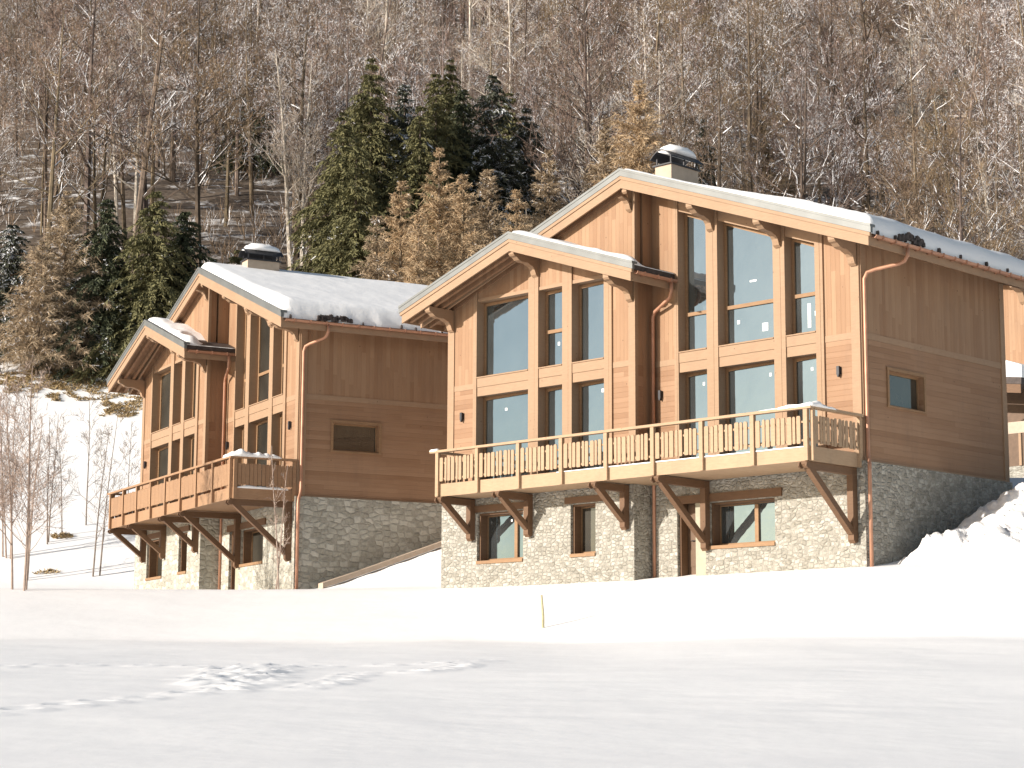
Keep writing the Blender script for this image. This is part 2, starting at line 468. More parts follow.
def strip(pts, seed, step=.05):
    """a continuous ridge of snow along a line; pts = (x, y, z, half width, height)"""
    m = MB(); K = 7; P3 = []
    for a, b in zip(pts, pts[1:]):
        n = max(1, int(math.dist(a[:3], b[:3]) / step)); P3 += [tuple(a[k] + (b[k] - a[k]) * i / n for k in range(5)) for i in range(n)]
    P3.append(pts[-1]); N = len(P3)
    for i, (x, y, z, hw, h) in enumerate(P3):
        a, b = P3[max(0, i - 1)], P3[min(N - 1, i + 1)]; d = Vector((b[0] - a[0], b[1] - a[1], 0)).normalized(); sd = Vector((-d.y, d.x, 0))
        e = math.sqrt(max(.02, 1 - abs(2 * i / (N - 1) - 1) ** 6)); q = (1 + .9 * noise.noise((x * 2.3 + seed, y * 2.3, 1)) + .4 * noise.noise((x * 7 + seed, y * 7, 4)))
        hh = max(.004, h * e * q); ww = hw * (.75 + .3 * e * q)
        for k in range(K):
            t = math.pi * k / (K - 1); p = Vector((x, y, z)) + sd * (ww * math.cos(t)); m.v.append((p.x, p.y, z - (.02 if k in (0, K - 1) else 0) + hh * math.sin(t) ** .7))
    for i in range(N - 1):
        for k in range(K - 1):
            a = i * K + k; m.f.append((a, a + 1, a + K + 1, a + K))
        m.f.append((i * K + K - 1, i * K, (i + 1) * K, (i + 1) * K + K - 1))
    m.f.append(tuple(range(K - 1, -1, -1))); m.f.append(tuple((N - 1) * K + k for k in range(K)))
    return m

def lumps(pts, seed):
    """small lying ridges of snow; pts = list of (x, y, z, rx, ry, rz)"""
    m = MB(); rr = random.Random(seed)
    for (x, y, z, rx, ry, rz) in pts:
        n0 = len(m.v); A, B_ = 10, 6
        for j in range(B_ + 1):
            ph = math.pi / 2 * j / B_
            for i in range(A):
                th = 2 * math.pi * i / A; q = 1 + .25 * noise.noise((x * 3 + i * .9, y + j, seed))
                m.v.append((x + rx * q * math.cos(ph) * math.cos(th), y + ry * q * math.cos(ph) * math.sin(th), z + rz * q * math.sin(ph)))
        for j in range(B_):
            for i in range(A):
                a = n0 + j * A + i; b = n0 + j * A + (i + 1) % A; m.f.append((a, b, b + A, a + A))
        m.f.append(tuple(n0 + i for i in range(A - 1, -1, -1)))
    return m

def chalet(tagname, loc, yaw, label, near):
    H = empty('chalet', (loc[0], loc[1], loc[2] - ZG), -yaw)
    tag(H, label, 'chalet', 'timber chalets on stone bases')
    dz = ZG
    def part(m, name, mat, parent=H, smooth=False): return m.build(name, mat, parent, dz, smooth)
    ST = M['stone'] if near else M['stone_big']
    # --- stone base, with real openings
    fv, lv, dep = -.10, -PR - .10, .5
    m = MB()
    x_l, x_r = L0 - .16, W0 + .02
    # left block front: openings w1, w2
    w1 = (-13.1, -11.2, -2.08, -.58); w2 = (-9.33, -8.38, -2.05, -.56)
    m.box(x_l, w1[0], lv, lv + dep, -ZG, 0); m.box(w1[1], w2[0], lv, lv + dep, -ZG, 0); m.box(w2[1], x_r, lv, lv + dep, -ZG, 0)
    for q in (w1, w2): m.box(q[0], q[1], lv, lv + dep, -ZG, q[2]); m.box(q[0], q[1], lv, lv + dep, q[3], 0)
    m.box(x_r - dep, x_r, lv + dep, fv, -ZG, 0)
    dr = (-6.05, -5.06, -.6); w3 = (-4.92, -2.73, -2.0, -.74)
    m.box(x_r - .3, dr[0], fv, fv + dep, -ZG, 0); m.box(dr[1], w3[0], fv, fv + dep, -ZG, 0); m.box(w3[1], .10, fv, fv + dep, -ZG, 0)
    m.box(dr[0], dr[1], fv, fv + dep, dr[2], 0); m.box(w3[0], w3[1], fv, fv + dep, -ZG, w3[2]); m.box(w3[0], w3[1], fv, fv + dep, w3[3], 0)
    m.box(-.4, .10, fv + dep, DP + .05, -ZG, 0); m.box(x_l, x_l + .4, lv + dep, DP + .05, -ZG, 0); m.box(x_l + .4, -.4, DP - .35, DP + .05, -ZG, 0)
    part(m, 'stone_base', ST)
    # windows --------------------------------------------------------------
    def window(u0, u1, z0, z1, v, trans=None, mull=None, fw=.07, top=None, mat='glass', st=(), frame='winwood'):
        """frame with its pane; top = slope function for raked heads"""
        f = MB(); tl, tr = (top(u0), top(u1)) if top else (z1, z1)
        f.box(u0, u1, v, v + .09, z0, z0 + fw)
        f.uz([(u0, z0 + fw), (u0 + fw, z0 + fw), (u0 + fw, tl - fw), (u0, tl)], v, v + .09)
        f.uz([(u1 - fw, z0 + fw), (u1, z0 + fw), (u1, tr), (u1 - fw, tr - fw * .8)], v, v + .09)
        f.uz([(u0 + fw, tl - fw * 1.2), (u1 - fw, tr - fw * .8), (u1 - .001, tr - .001), (u0 + .001, tl - .001)], v + .004, v + .088)
        if trans: f.box(u0 + fw, u1 - fw, v - .012, v + .092, trans - .05, trans + .05)
        if mull: f.box(mull - .06, mull + .06, v - .01, v + .092, z0 + fw, min(tl, tr) - fw * 1.2)
        W = part(f, 'window', M[frame])
        p = MB(); a = .012; p.uz([(u0 + a, z0 + a), (u1 - a, z0 + a), (u1 - a, tr - a * 2), (u0 + a, tl - a * 2)], v + .045, v + .06)
        part(p, 'pane', M[mat], W)
        for (su, sz, sw, sh) in st:
            part(MB().box(su, su + sw, v + .039, v + .044, sz, sz + sh), 'sticker', M['sticker'], W)
        return W
    g1 = 'glass' if near else 'glass_dark'
    # stone storey windows, lintels, door
    window(w1[0] + .002, w1[1] - .002, w1[2] + .10, w1[3] - .01, lv + .38, mull=-11.85, st=((-12.1, -.85, .06, .06),) if near else (), mat=g1)
    window(w2[0] + .002, w2[1] - .002, w2[2] + .10, w2[3] - .01, lv + .38, mat='glass_dark')
    window(w3[0] + .002, w3[1] - .002, w3[2] + .10, w3[3] - .01, fv + .38, mull=-3.62, mat=g1)
    for q, v in ((w1, lv), (w2, lv), (w3, fv)):
        part(MB().box(q[0] + .003, q[1] - .003, v - .04, v + .37, q[2] + .003, q[2] + .095), 'window_sill', M['winwood'])
    for q, v in ((w1, lv), (w2, lv), (w3, fv), ((dr[0], dr[1], -ZG, dr[2]), fv)):
        m = MB(); m.box(q[0] + .004, q[0] + .06, v + .10, v + .375, q[2] + .1, q[3] - .06); m.box(q[0] + .004, q[1] - .004, v + .10, v + .375, q[3] - .058, q[3] - .004)
        part(m, 'window_lining' if q[2] > -3 else 'door_lining', M['beam_dark'])
    for (a, b, z0, z1, v) in ((-13.22, -11.0, -.56, -.36, lv), (-9.52, -8.1, -.54, -.36, lv), (-6.2, -2.48, -.72, -.50, fv)):
        part(MB().box(a, b, v - .05, v + .02, z0, z1), 'lintel', M['beam_dark'])
    d = MB(); d.box(dr[0] + .003, dr[1] - .003, fv + .40, fv + .46, -ZG, dr[2] - .003)
    for z in (-2.4, -1.7, -1.15): d.box(dr[0] + .12, dr[1] - .45, fv + .385, fv + .40, z, z + .45)
    D = part(d, 'door', M['door']); part(MB().tube([(dr[0] + .2, fv + .36, -1.7), (dr[0] + .33, fv + .36, -1.7)], .015), 'handle', M['dark'], D)
    part(MB().box(-5.42, -5.063, fv + .02, fv + .38, -ZG, -.62), 'door_jamb', M['jamb'])
    # --- timber frame: posts and rails of both facades
    fr = MB()
    def post(a, b, v, z0, z1, topfn=None):
        c = a + (b - a) * .62
        for (p, q, pr) in ((a, c - .012, .035), (c + .012, b, .055)):
            if topfn: fr.uz([(p, z0), (q, z0), (q, topfn(q)), (p, topfn(p))], v - pr, v + .36)
            else: fr.box(p, q, v - pr, v + .36, z0, z1)
        fr.box(c - .012, c + .012, v + .02, v + .36, z0, z1 - .1 if not topfn else topfn(c) - .05)
    tm = lambda u: zm(u) + .12
    tl_ = lambda u: zl(u) + .12
    zo = lambda u: 7.93 - .358 * (u + 7.18)
    for a, b in ((-6.15, -5.99), (-5.0, -4.59), (-2.72, -2.32), (-1.36, -1.1)): post(a, b, 0, .0, 0, tm)
    for a, b in ((-13.38, -13.22), (-11.08, -10.66), (-9.72, -9.33), (-8.11, -7.8)): post(a, b, -PR, 0, 0, tl_)
    for a, b in ((-5.99, -5.0), (-4.59, -2.72), (-2.32, -1.36)):
        fr.box(a, b, -.018, .36, 2.93, 3.19); fr.box(a, b, -.002, .36, 3.19, 3.20); fr.box(a, b, -.03, .36, 3.20, 3.476); fr.box(a, b, -.01, .36, .01, .22)
        fr.uz([(a, zo(a)), (b, zo(b)), (b, tm(b)), (a, tm(a))], -.012, .36)
        fr.box(a + .01, b - .01, -.06, .30, 3.478, 3.51)
    for a, b in ((-13.22, -11.08), (-10.66, -9.72), (-9.33, -8.11)):
        v = -PR
        fr.box(a, b, v - .018, v + .36, 2.93, 3.19); fr.box(a, b, v - .002, v + .36, 3.19, 3.20); fr.box(a, b, v - .03, v + .36, 3.20, 3.476); fr.box(a, b, v - .01, v + .36, .01, .22)
        fr.box(a, b, v - .02, v + .36, 5.80, 5.90)
        fr.box(a + .01, b - .01, v - .06, v + .30, 3.478, 3.51)
    # corner boards
    fr.uz([(-.26, .01), (.004, .01), (.004, tm(0)), (-.26, tm(-.26))], -.03, .02)
    fr.box(-.02, .035, .021, .24, .01, tm(.0) - .05)
    fr.box(L0 - .03, L0 + .24, -PR - .03, -PR + .02, .01, tl_(L0)); fr.box(L0 - .03, L0 + .02, -PR + .02, -PR + .3, .01, tl_(L0) - .02)
    fr.box(W0 - .22, W0 + .03, -PR - .03, -PR + .02, .01, zl(W0) + .2); fr.box(W0 - .02, W0 + .03, -PR + .02, -PR + .10, .01, zl(W0) + .2)
    fr.uz([(W0 - .05, 5.9), (W0 + .03, 5.9), (W0 + .03, tm(W0)), (W0 - .05, tm(W0))], -PR - .03, -PR + .08)
    fr.box(-.02, .035, DP - .2, DP + .02, .01, 5.6)
    for q in fr.clusters(.02): part(q, 'timber_frame', M['beam'])
    # --- cladding
    cv, ch = MB(), MB()
    def panel(a, b, v, topfn):
        ch.box(a, b, v, v + .35, .01, 3.17); cv.uz([(a, 3.34), (b, 3.34), (b, topfn(b)), (a, topfn(a))], v, v + .35)
        bands.box(a, b, v - .012, v + .34, 3.172, 3.338)
    bands = MB()
    panel(W0, -6.15, 0, tm); panel(-1.1, -.26, 0, tm); panel(L0 + .24, -13.38, -PR, tl_); panel(-7.8, W0 - .22, -PR, tl_)
    ch.box(-.26, -.004, .021, .35, .01, 3.17); ch.box(L0 + .03, L0 + .24, -PR + .021, -PR + .35, .01, 3.17); ch.box(W0 - .22, W0 - .003, -PR + .021, -PR + .35, .01, 3.198); bands.box(-.34, .012, .03, .35, 3.172, 3.338)
    cv.box(L0 + .03, L0 + .24, -PR + .021, -PR + .35, 3.34, 5.5)
    # gable boards over the left windows, and the tall wall up to the main rake
    for a, b in ((-13.22, -11.08), (-10.66, -9.72), (-9.33, -8.11)):
        k = [(a, 5.90), (b, 5.90), (b, tl_(b)), (a, tl_(a))]
        if a < -10.77 < b: k = k[:3] + [(-10.77, tl_(-10.77))] + k[3:]
        cv.uz(k, -PR, -PR + .35)
    cv.uz([(-10.75, 6.9), (-8.4, 6.1), (W0 - .052, 5.75), (W0 - .052, tm(W0 - .05)), (-7.18, tm(-7.18)), (-10.75, tm(-10.75))], -PR + .006, -PR + .30)
    cv.box(W0 - .30, W0, -PR + .35, -.001, .01, tm(W0) - .03)      # the return, vertical boards for its whole height
    cv.box(W0 - .21, W0 - .003, -PR + .021, -PR + .35, 3.2, 5.9)
    cv.uz([(-.26, 3.34), (-.004, 3.34), (-.004, tm(0)), (-.26, tm(-.26))], .021, .35)
    # right side wall with a window hole
    sw = (1.2, 2.82, 1.55, 2.47)
    for (y0, y1, z0, z1) in ((.351, sw[0], .01, 3.17), (sw[1], DP, .01, 3.17), (sw[0], sw[1], .01, sw[2]), (sw[0], sw[1], sw[3], 3.17)): ch.box(-.35, 0, y0, y1, z0, z1)
    bands.box(-.34, .0125, .3505, DP, 3.172, 3.338); cv.box(-.35, 0, .351, DP, 3.34, 5.72)
    # left and back walls
    ch.box(L0, L0 + .35, -PR + .351, DP, .01, 3.17); cv.box(L0, L0 + .35, -PR + .351, DP, 3.18, 5.6)
    cv.uz([(L0 + .36, .01), (-.36, .01), (-.36, zm(-.36)), (-7.18, zm(-7.18) - .01), (L0 + .36, zm(L0 + .36))], DP - .3, DP - .002)
    bands.box(.001, .045, .25, DP, -.02, .05); bands.box(-.26, .045, -.05, -.031, -.02, .05); bands.box(-.3, .044, -.03, .249, -.02, .009)
    
    for mm, nn, mt in ((cv, 'vertical_cladding', M['clad_v']), (ch, 'horizontal_cladding', M['clad_h']), (bands, 'trim_board', M['beam'])):
        for q in mm.clusters(.01): part(q, nn, mt)
    # side window (set deep)
    f = MB(); x = -.22
    for (y0, y1, z0, z1) in ((sw[0], sw[1], sw[2], sw[2] + .06), (sw[0], sw[1], sw[3] - .06, sw[3]), (sw[0], sw[0] + .06, sw[2] + .06, sw[3] - .06), (sw[1] - .06, sw[1], sw[2] + .06, sw[3] - .06)):
        f.box(x, x + .08, y0 + .002, y1 - .002, z0 + .001, z1 - .001)
    for (y0, y1, z0, z1) in ((sw[0] - .09, sw[1] + .09, sw[3], sw[3] + .08), (sw[0] - .08, sw[0], sw[2], sw[3]), (sw[1], sw[1] + .08, sw[2], sw[3]), (sw[0] - .09, sw[1] + .09, sw[2] - .05, sw[2])):
        f.box(.002, .04, y0, y1, z0, z1)
    W = part(f, 'window', M['winwood'])
    part(MB().box(x + .03, x + .045, sw[0] + .01, sw[1] - .01, sw[2] + .01, sw[3] - .01), 'pane', M['glass_dark'], W)
    # facade windows
    for i, (a, b) in enumerate(((-5.99, -5.0), (-4.59, -2.72), (-2.32, -1.36))):
        window(a + .002, b - .002, .22, 2.93, .26, mat=g1, fw=.08, st=((b - .42, 2.55, .07, .09),) if near else ())
        st = ()
        if near: st = (((b - .25, 6.3 - .75 * i, .08, .12),), ((-3.75, 5.2, .22, .05), (-3.35, 3.8, .19, .22), (-4.2, 4.1, .09, .1)), ((-1.85, 3.7, .10, .65), (-1.62, 4.0, .05, .12)))[i]
        window(a + .002, b - .002, 3.51, 0, .26, trans=4.58, top=lambda u: zo(u) - .012, mat=g1, fw=.08, st=st)
    for i, (a, b) in enumerate(((-13.22, -11.08), (-10.66, -9.72), (-9.33, -8.11))):
        st = ((((-12.35, 2.45, .09, .08),), (), ((-8.5, 2.6, .09, .1),))[i]) if near else ()
        window(a + .002, b - .002, .22, 2.93, -PR + .26, mat=g1, fw=.08, st=st)
        st = (((), ((-10.2, 4.15, .08, .1),), ())[i]) if near else ()
        window(a + .002, b - .002, 3.51, 5.79, -PR + .26, trans=4.58 if i == 1 else None, mat=g1, fw=.08, st=st)
    # wall lamps
    for u, v in ((-.66, 0), (-6.66, 0), (-13.84, -PR)):
        m = MB(); m.box(u - .05, u + .05, v - .03, v - .001, 2.30, 2.48)
        m.uz([(u - .04, 2.30), (u - .015, 2.22), (u + .015, 2.22), (u + .04, 2.30), (u + .04, 2.50), (u - .04, 2.50)], v - .10, v - .032)
        part(m, 'wall_lamp', M['dark'])
    # --- roofs
    def roof(name, fn, ap, pieces, ov, back, rafters):
        """pieces = list of (u0, u1, v0, v1)"""
        t = MB()
        for (u0, u1, v0, v1) in pieces: t.uz(roof_poly(fn, ap, u0, u1, .33, .50), v0 + .03, v1)
        Rf = part(t, name, M['tile'])
        s_ = MB()
        for (u0, u1, v0, v1) in pieces:
            s_.uz(roof_poly(fn, ap, u0 + .03, u1 - .03, .17, .325), v0 + .06, v1 - .01)
            for vv in rafters:
                if v0 + .05 < vv < v1 - .1: s_.uz(roof_poly(fn, ap, u0 + .06, u1 - .06, .03, .168), vv, vv + .10)
        part(s_, 'soffit', M['soffit'], Rf)
        fa = MB(); fl = MB()
        U0, U1 = min(p[0] for p in pieces), max(p[1] for p in pieces)
        fa.uz(roof_poly(fn, ap, U0, U1, 0, .245), ov, ov + .055); fa.uz(roof_poly(fn, ap, U0 - .06, U1 + .06, .25, .345), ov - .03, ov + .055)
        fl.uz(roof_poly(fn, ap, U0 - .10, U1 + .10, .35, .50), ov - .045, ov + .05); fl.uz(roof_poly(fn, ap, U0 - .10, U1 + .10, .502, .57), ov - .06, ov + .16)
        for (u0, u1, v0, v1) in pieces:
            if u1 == U1: fa.box(U1 - .045, U1 - .003, ov + .058, v1 - .005, fn(U1) + .02, fn(U1) + .27)
            if u0 == U0: fa.box(U0 + .003, U0 + .045, ov + .058, v1 - .005, fn(U0) + .02, fn(U0) + .27)
        part(fa, 'fascia', M['beam'], Rf); part(fl, 'flashing', M['metal_grey'], Rf)
        return Rf
    OM, OL = -PR - .34, -PR - 1.15
    VB = 8.6
    RF = roof('roof', zm, -7.18, [(UL, UR, OM, VB)], OM, VB, [OM + .3 + .62 * i for i in range(15)])
    LR = roof('porch_roof', zl, -10.77, [(-15.36, -10.77, OL, OM - .08), (-10.77, -6.12, OL, -.02)], OL, 0, [OL + .27 + .33 * i for i in range(6)])
    def gutter(u, z, v0, v1, parent, hooks=True, sgn=1):
        g = MB(); N = 8; r = .075
        for vv in (v0, v1):
            for k in range(N + 1):
                a = math.pi + math.pi * k / N; g.v.append((u + r * math.cos(a), vv, z + r * math.sin(a)))
            for k in range(N, -1, -1):
                a = math.pi + math.pi * k / N; g.v.append((u + (r - .01) * math.cos(a), vv, z + (r - .01) * math.sin(a)))
        n = 2 * N + 2
        for k in range(n): g.f.append(((k + 1) % n, k, n + k, n + (k + 1) % n))
        g.f.append(tuple(range(n))); g.f.append(tuple(range(2 * n - 1, n - 1, -1)))
        if hooks:
            vv = v0 + .3
            while vv < v1: g.box(u - .09, u + .085, vv, vv + .035, z - .09, z + .02 + .0); vv += .55
        part(g, 'gutter', M['copper'], parent)
    gutter(UR + .10, zm(UR) + .27, OM + .10, VB - .1, RF)
    gutter(-6.12 + .10, zl(-6.12) + .27, OL + .10, -.08, LR)
    gutter(UL - .10, zm(UL) + .25, OM + .10, VB - .1, RF, False)
    # bare dark tiles and snow hooks showing through at the eave
    hk = MB(); rr = random.Random(3 if near else 5)
    def knob(vv, q, h0=.0):
        uu = UR + .10; hk.yz([(vv, zm(UR) + .34 + h0), (vv + q, zm(UR) + .34 + h0), (vv + q * .85, zm(UR) + .40 + h0 + q * .5), (vv + q * .2, zm(UR) + .42 + h0 + q * .6)], uu - .04, uu + .04)
    vv = OM + .25
    while vv < 7.8: knob(vv, rr.uniform(.03, .08), rr.uniform(-.07, -.02)); vv += rr.uniform(.4, 1.4)
    for i in range(20): knob(.05 + .06 * i + rr.random() * .05, rr.uniform(.07, .16), -.03 + .14 * math.sin(math.pi * i / 20) * rr.random())
    for q in hk.clusters(.03): part(q, 'bare_eave_tile', M['tile'], RF)
    # chimney with an arched metal hood
    cx0, cx1, cy0, cy1 = -7.3, -6.7, .55, 1.75
    Cm = part(MB().box(cx0, cx1, cy0, cy1, 8.2, 9.12), 'chimney', M['render'], RF)
    hd = MB()
    for px in (cx0 + .02, cx1 - .06):
        for py in (cy0 + .02, (cy0 + cy1) / 2, cy1 - .06): hd.box(px, px + .04, py, py + .04, 9.1, 9.36)
    N = 8; ar = [(cx0 - .1 + (cx1 - cx0 + .2) * k / N, 9.34 + .24 * math.sin(math.pi * k / N)) for k in range(N + 1)]
    hd.uz([(a, b - .03) for a, b in ar] + [(a, b) for a, b in ar][::-1], cy0 - .12, cy1 + .12)
    hd.box(cx0 - .06, cx1 + .06, cy0 - .06, cy1 + .06, 9.122, 9.16)
    part(hd, 'chimney_hood', M['dark'], RF)
    # --- purlins with carved ends
    def purlin(u, v0, v1, zt_, wd=.2):
        L = v1 - v0
        pts = [(v0, zt_), (v0, zt_ - .12), (v0 + .05, zt_ - .17), (v0 + .14, zt_ - .2), (v0 + .24, zt_ - .27), (v0 + .36, zt_ - .30), (v1 - .42, zt_ - .30),
               (v1 - .36, zt_ - .33), (v1 - .22, zt_ - .37), (v1 - .14, zt_ - .45), (v1 - .08, zt_ - .60), (v1, zt_ - .66), (v1, zt_)]
        m = MB(); m.yz(pts, u - wd / 2, u + wd / 2); part(m, 'purlin', M['beam'])
    for u in (-4.79, -2.52, -.13): purlin(u, OM + .07, -.062, zm(u) + .05)
    purlin(-7.12, OM + .07, -PR - .032, zm(-7.18) + .02, .17)
    for u in (L0 + .15, -10.77, W0 - .12): purlin(u, OL + .07, -PR - .06, zl(u) + .04)
    # --- balcony
    ua, ub = -13.42, -.06
    b = MB(); b.box(ua, ub, -BAL, -BAL + .06, -.165, .20)
    b.box(ub - .06, ub, -BAL + .061, -.04, -.165, .20); b.box(ua, ua + .06, -BAL + .061, -PR - .04, -.165, .20)
    b.box(ua + .061, ub - .061, -BAL + .061, -.06, .12, .17) if False else None
    v = -BAL + .065
    while v < -.2:
        b.box(max(ua + .061, W0 + .03) if v > -PR - .2 else ua + .061, ub - .061, v, v + .14, .11, .16); v += .15
    b.box(ua + .061, W0 + .02, -BAL + .061, -PR - .11, -.14, -.115); b.box(W0 + .021, ub - .061, -BAL + .061, -.13, -.14, -.115)
    u = ua + .3
    while u < ub - .2:
        b.box(u, u + .1, -BAL + .061, -.13 if u > W0 + .05 else -PR - .11, -.10, .108); u += .75
    BL = part(b, 'balcony', M['rail'] if near else M['rail_dk'])
    RW = M['rail'] if near else M['rail_dk']
    posts = [ua + .07 + (ub - ua - .14) * i / 8 for i in range(9)]
    for u in posts:
        m = MB().box(u - .06, u + .06, -BAL - .09, -BAL - .003, -.165, 1.115)
        m.box(u - .04, u + .04, -BAL - .004, -BAL + .04, .201, 1.112)
        part(m, 'post', RW, BL)
    part(MB().box(ub - .0, ub + .085, -BAL + .02, -BAL + .13, -.165, 1.115), 'post', RW, BL)
    part(MB().box(ub - .0, ub + .085, -.16, -.05, -.165, 1.115), 'post', RW, BL)
    part(MB().box(ua - .085, ua, -BAL + .02, -BAL + .13, -.165, 1.115), 'post', RW, BL)
    m = MB(); m.box(ua - .22, ub + .12, -BAL - .11, -BAL + .05, 1.117, 1.185); m.box(ub - .02, ub + .13, -BAL + .052, -.04, 1.117, 1.185); m.box(ua - .12, ua + .03, -BAL + .052, -PR - .06, 1.117, 1.185)
    m.box(ua, ub, -BAL - .02, -BAL + .02, .78, .83); m.box(ua, ub, -BAL - .02, -BAL + .02, .32, .37)
    m.box(ub - .02, ub + .02, -BAL + .05, -.06, .78, .83); m.box(ub - .02, ub + .02, -BAL + .05, -.06, .32, .37)
    part(m, 'handrail', RW, BL)
    rr = random.Random(11)
    def pickets(a, b_, place):
        m = MB(); x = a + .03; k = 0; gaps = (.075, .03, .04, .065, .03) if near else (.012, .012, .02)
        while x < b_ - .05:
            wd = (.135, .085, .115)[k % 3] if near else .12
            wd = min(wd, b_ - .02 - x)
            z0 = .27 + rr.uniform(-.01, .01); z1 = .96 + rr.uniform(-.015, .015)
            c = .02
            pts = [(x, z0 + c), (x + c, z0), (x + wd - c, z0), (x + wd, z0 + c), (x + wd, z1 - c * 1.5), (x + wd - c, z1), (x + c, z1), (x, z1 - c * 1.5)]
            place(m, pts); x += wd + gaps[k % len(gaps)]; k += 1
        return m
    for a, b_ in zip(posts, posts[1:]):
        part(pickets(a + .06, b_ - .06, lambda m, p: m.uz(p, -BAL - .055, -BAL - .022)), 'picket_panel', RW, BL)
    part(pickets(-BAL + .13, -.16, lambda m, p: m.yz(p, ub + .022, ub + .05)), 'picket_panel', RW, BL)
    part(pickets(-BAL + .13, -PR - .1, lambda m, p: m.yz(p, ua - .05, ua - .022)), 'picket_panel', RW, BL)
    # --- brackets
    for (u, v, zf) in ((-13.42 + .15, -PR - .10, -1.28), (-10.9, -PR - .10, -1.28), (-7.22, -PR - .10, -1.28), (-4.99, -.10, -1.92), (-.22, -.10, -1.96)):
        m = MB(); h = .09
        m.yz([(v - .20, -.17), (v - .001, -.17), (v - .001, zf - .08), (v - .12, zf - .12), (v - .20, zf - .04)], u - h, u + h)
        m.yz([(-BAL - .03, -.17), (-BAL - .05, -.24), (-BAL + .02, -.33), (-BAL + .14, -.36), (v - .203, -.36), (v - .203, -.17)], u - h + .004, u + h - .004)
        a = Vector((v - .18, zf + .16)); c = Vector((-BAL + .13, -.30)); d = (c - a).normalized(); n = Vector((-d.y, d.x)) * .08
        m.yz([tuple(a - n), tuple(a + n), tuple(c + n), tuple(c - n)][::-1], u - h + .01, u + h - .01)
        for s_ in (-1, 1): m.yz([(-BAL - .02, -.18), (-BAL - .10, -.22), (-BAL - .12, -.30), (-BAL - .03, -.36), (-BAL + .05, -.34), (-BAL + .05, -.18)][::-1], u + s_ * h - .02 + (.022 if s_ > 0 else -.022), u + s_ * h + .02 + (.022 if s_ > 0 else -.022))
        part(m, 'bracket', M['beam_dark'])
    # --- downpipes
    m = MB(); r = .05
    m.tube([(UR + .10, .50, 5.44), (UR + .10, .50, 5.22), (UR + .02, .47, 5.08), (UR - .12, .43, 5.02), (.35, .22, 4.93), (.16, .12, 4.86), (.09, .09, 4.70), (.09, .09, .25), (.12, .06, .08), (.20, -.02, -.08), (.21, -.04, -.25), (.21, -.04, -ZG)], r, 10)
    part(m, 'downpipe', M['copper'], smooth=True)
    m = MB()
    m.tube([(-6.02, -.30, zl(-6.12) + .22), (-6.02, -.30, 5.18), (-6.10, -.28, 5.02), (-6.45, -.22, 4.85), (-6.75, -.16, 4.72), (W0 + .14, -.14, 4.58), (W0 + .14, -.14, -ZG)], r, 10)
    part(m, 'downpipe', M['copper'], smooth=True)
    # --- snow lying on the roofs and rails: loose, so not a part of the house
    who = 'nearer right hand chalet' if near else 'farther left hand chalet'
    th = .30 if near else .36
    def cov_m(u, v):
        return (.42 + .75 * sm((u + 6) / 6.5)) if near else .85 + .3 * sm((u + 3) / 3)
    S = snow_sheet(zm, UL - .05, UR + .06, OM + .02, VB - .02, .50, th, 1.0 if near else 9.0, .16, .16, cov_m, .40 if near else .16, .17)
    o = S.build('roof_snow', M['snow_roof'], None, dz, True); o.location = H.location; o.rotation_euler = H.rotation_euler
    tag(o, 'deep snow layer lying on the big main roof of the ' + who, 'snow')
    def cov_l(u, v):
        k = 1.0
        if u > -7.9: k *= 1 - sm((v + 1.55 + .15 * math.sin(u * 5)) / .3) * min(1, (u + 7.9) / .6)
        return k
    S = snow_sheet(zl, -10.85, -6.1, OL + .02, -.05, .49, .17 if near else .2, 4.0, .12, .12, cov_l)
    S2 = snow_sheet(zl, -15.4, -10.7, OL + .02, OM - .1, .49, .15, 6.0, .2, .15); S.add(S2.v, S2.f)
    o = S.build('roof_snow', M['snow_roof'], None, dz, True); o.location = H.location; o.rotation_euler = H.rotation_euler
    tag(o, 'thin snow layer on the small lower porch roof of the ' + who, 'snow')
    o = lumps([(-6.98, 1.15, 9.52, .42, .74, .27)], 3).build('chimney_snow', M['snow_roof'], None, dz, True); o.location = H.location; o.rotation_euler = H.rotation_euler
    tag(o, 'rounded snow cap on the chimney hood of the ' + who, 'snow')
    zt_ = 1.186
    if near:
        m = strip([(ub - 1.6, -BAL - .03, zt_, .07, .02), (ub - .5, -BAL - .03, zt_, .09, .05), (ub + .03, -BAL - .03, zt_, .12, .10), (ub + .055, -BAL + .3, zt_, .10, .10), (ub + .055, -BAL + 1.1, zt_, .08, .03)], 5)
        q = strip([(ua - .24, -BAL - .03, zt_, .09, .06), (ua + .1, -BAL - .03, zt_, .08, .05)], 8); m.add(q.v, q.f)
    else:
        m = strip([(ub - .7, -BAL - .03, zt_, .08, .05), (ub + .03, -BAL - .03, zt_, .13, .14), (ub + .055, -BAL + .4, zt_, .15, .17), (ub + .055, -BAL + 1.4, zt_, .14, .12), (ub + .055, -BAL + 1.6, zt_, .09, .05)], 5)
    for q in m.clusters(.05):
        o = q.build('rail_snow', M['snow_roof'], None, dz, True); o.location = H.location; o.rotation_euler = H.rotation_euler
        far_end = sum(v[0] for v in q.v) / len(q.v) < -8
        tag(o, ('small snow knob on the left end of the balcony handrail of the ' if far_end else 'snow lying on the right corner of the balcony handrail of the ') + who, 'snow')
    if near: m = strip([(-8.6, -BAL - .012, .197, .012, .006), (-4, -BAL - .012, .197, .014, .012), (ub - .1, -BAL - .012, .197, .014, .014)], 6)
    else: m = strip([(ub + .02, -BAL + .15, .195, .05, .07), (ub + .02, -.3, .195, .05, .05)], 6)
    o = m.build('balcony_snow', M['snow_roof'], None, dz, True); o.location = H.location; o.rotation_euler = H.rotation_euler
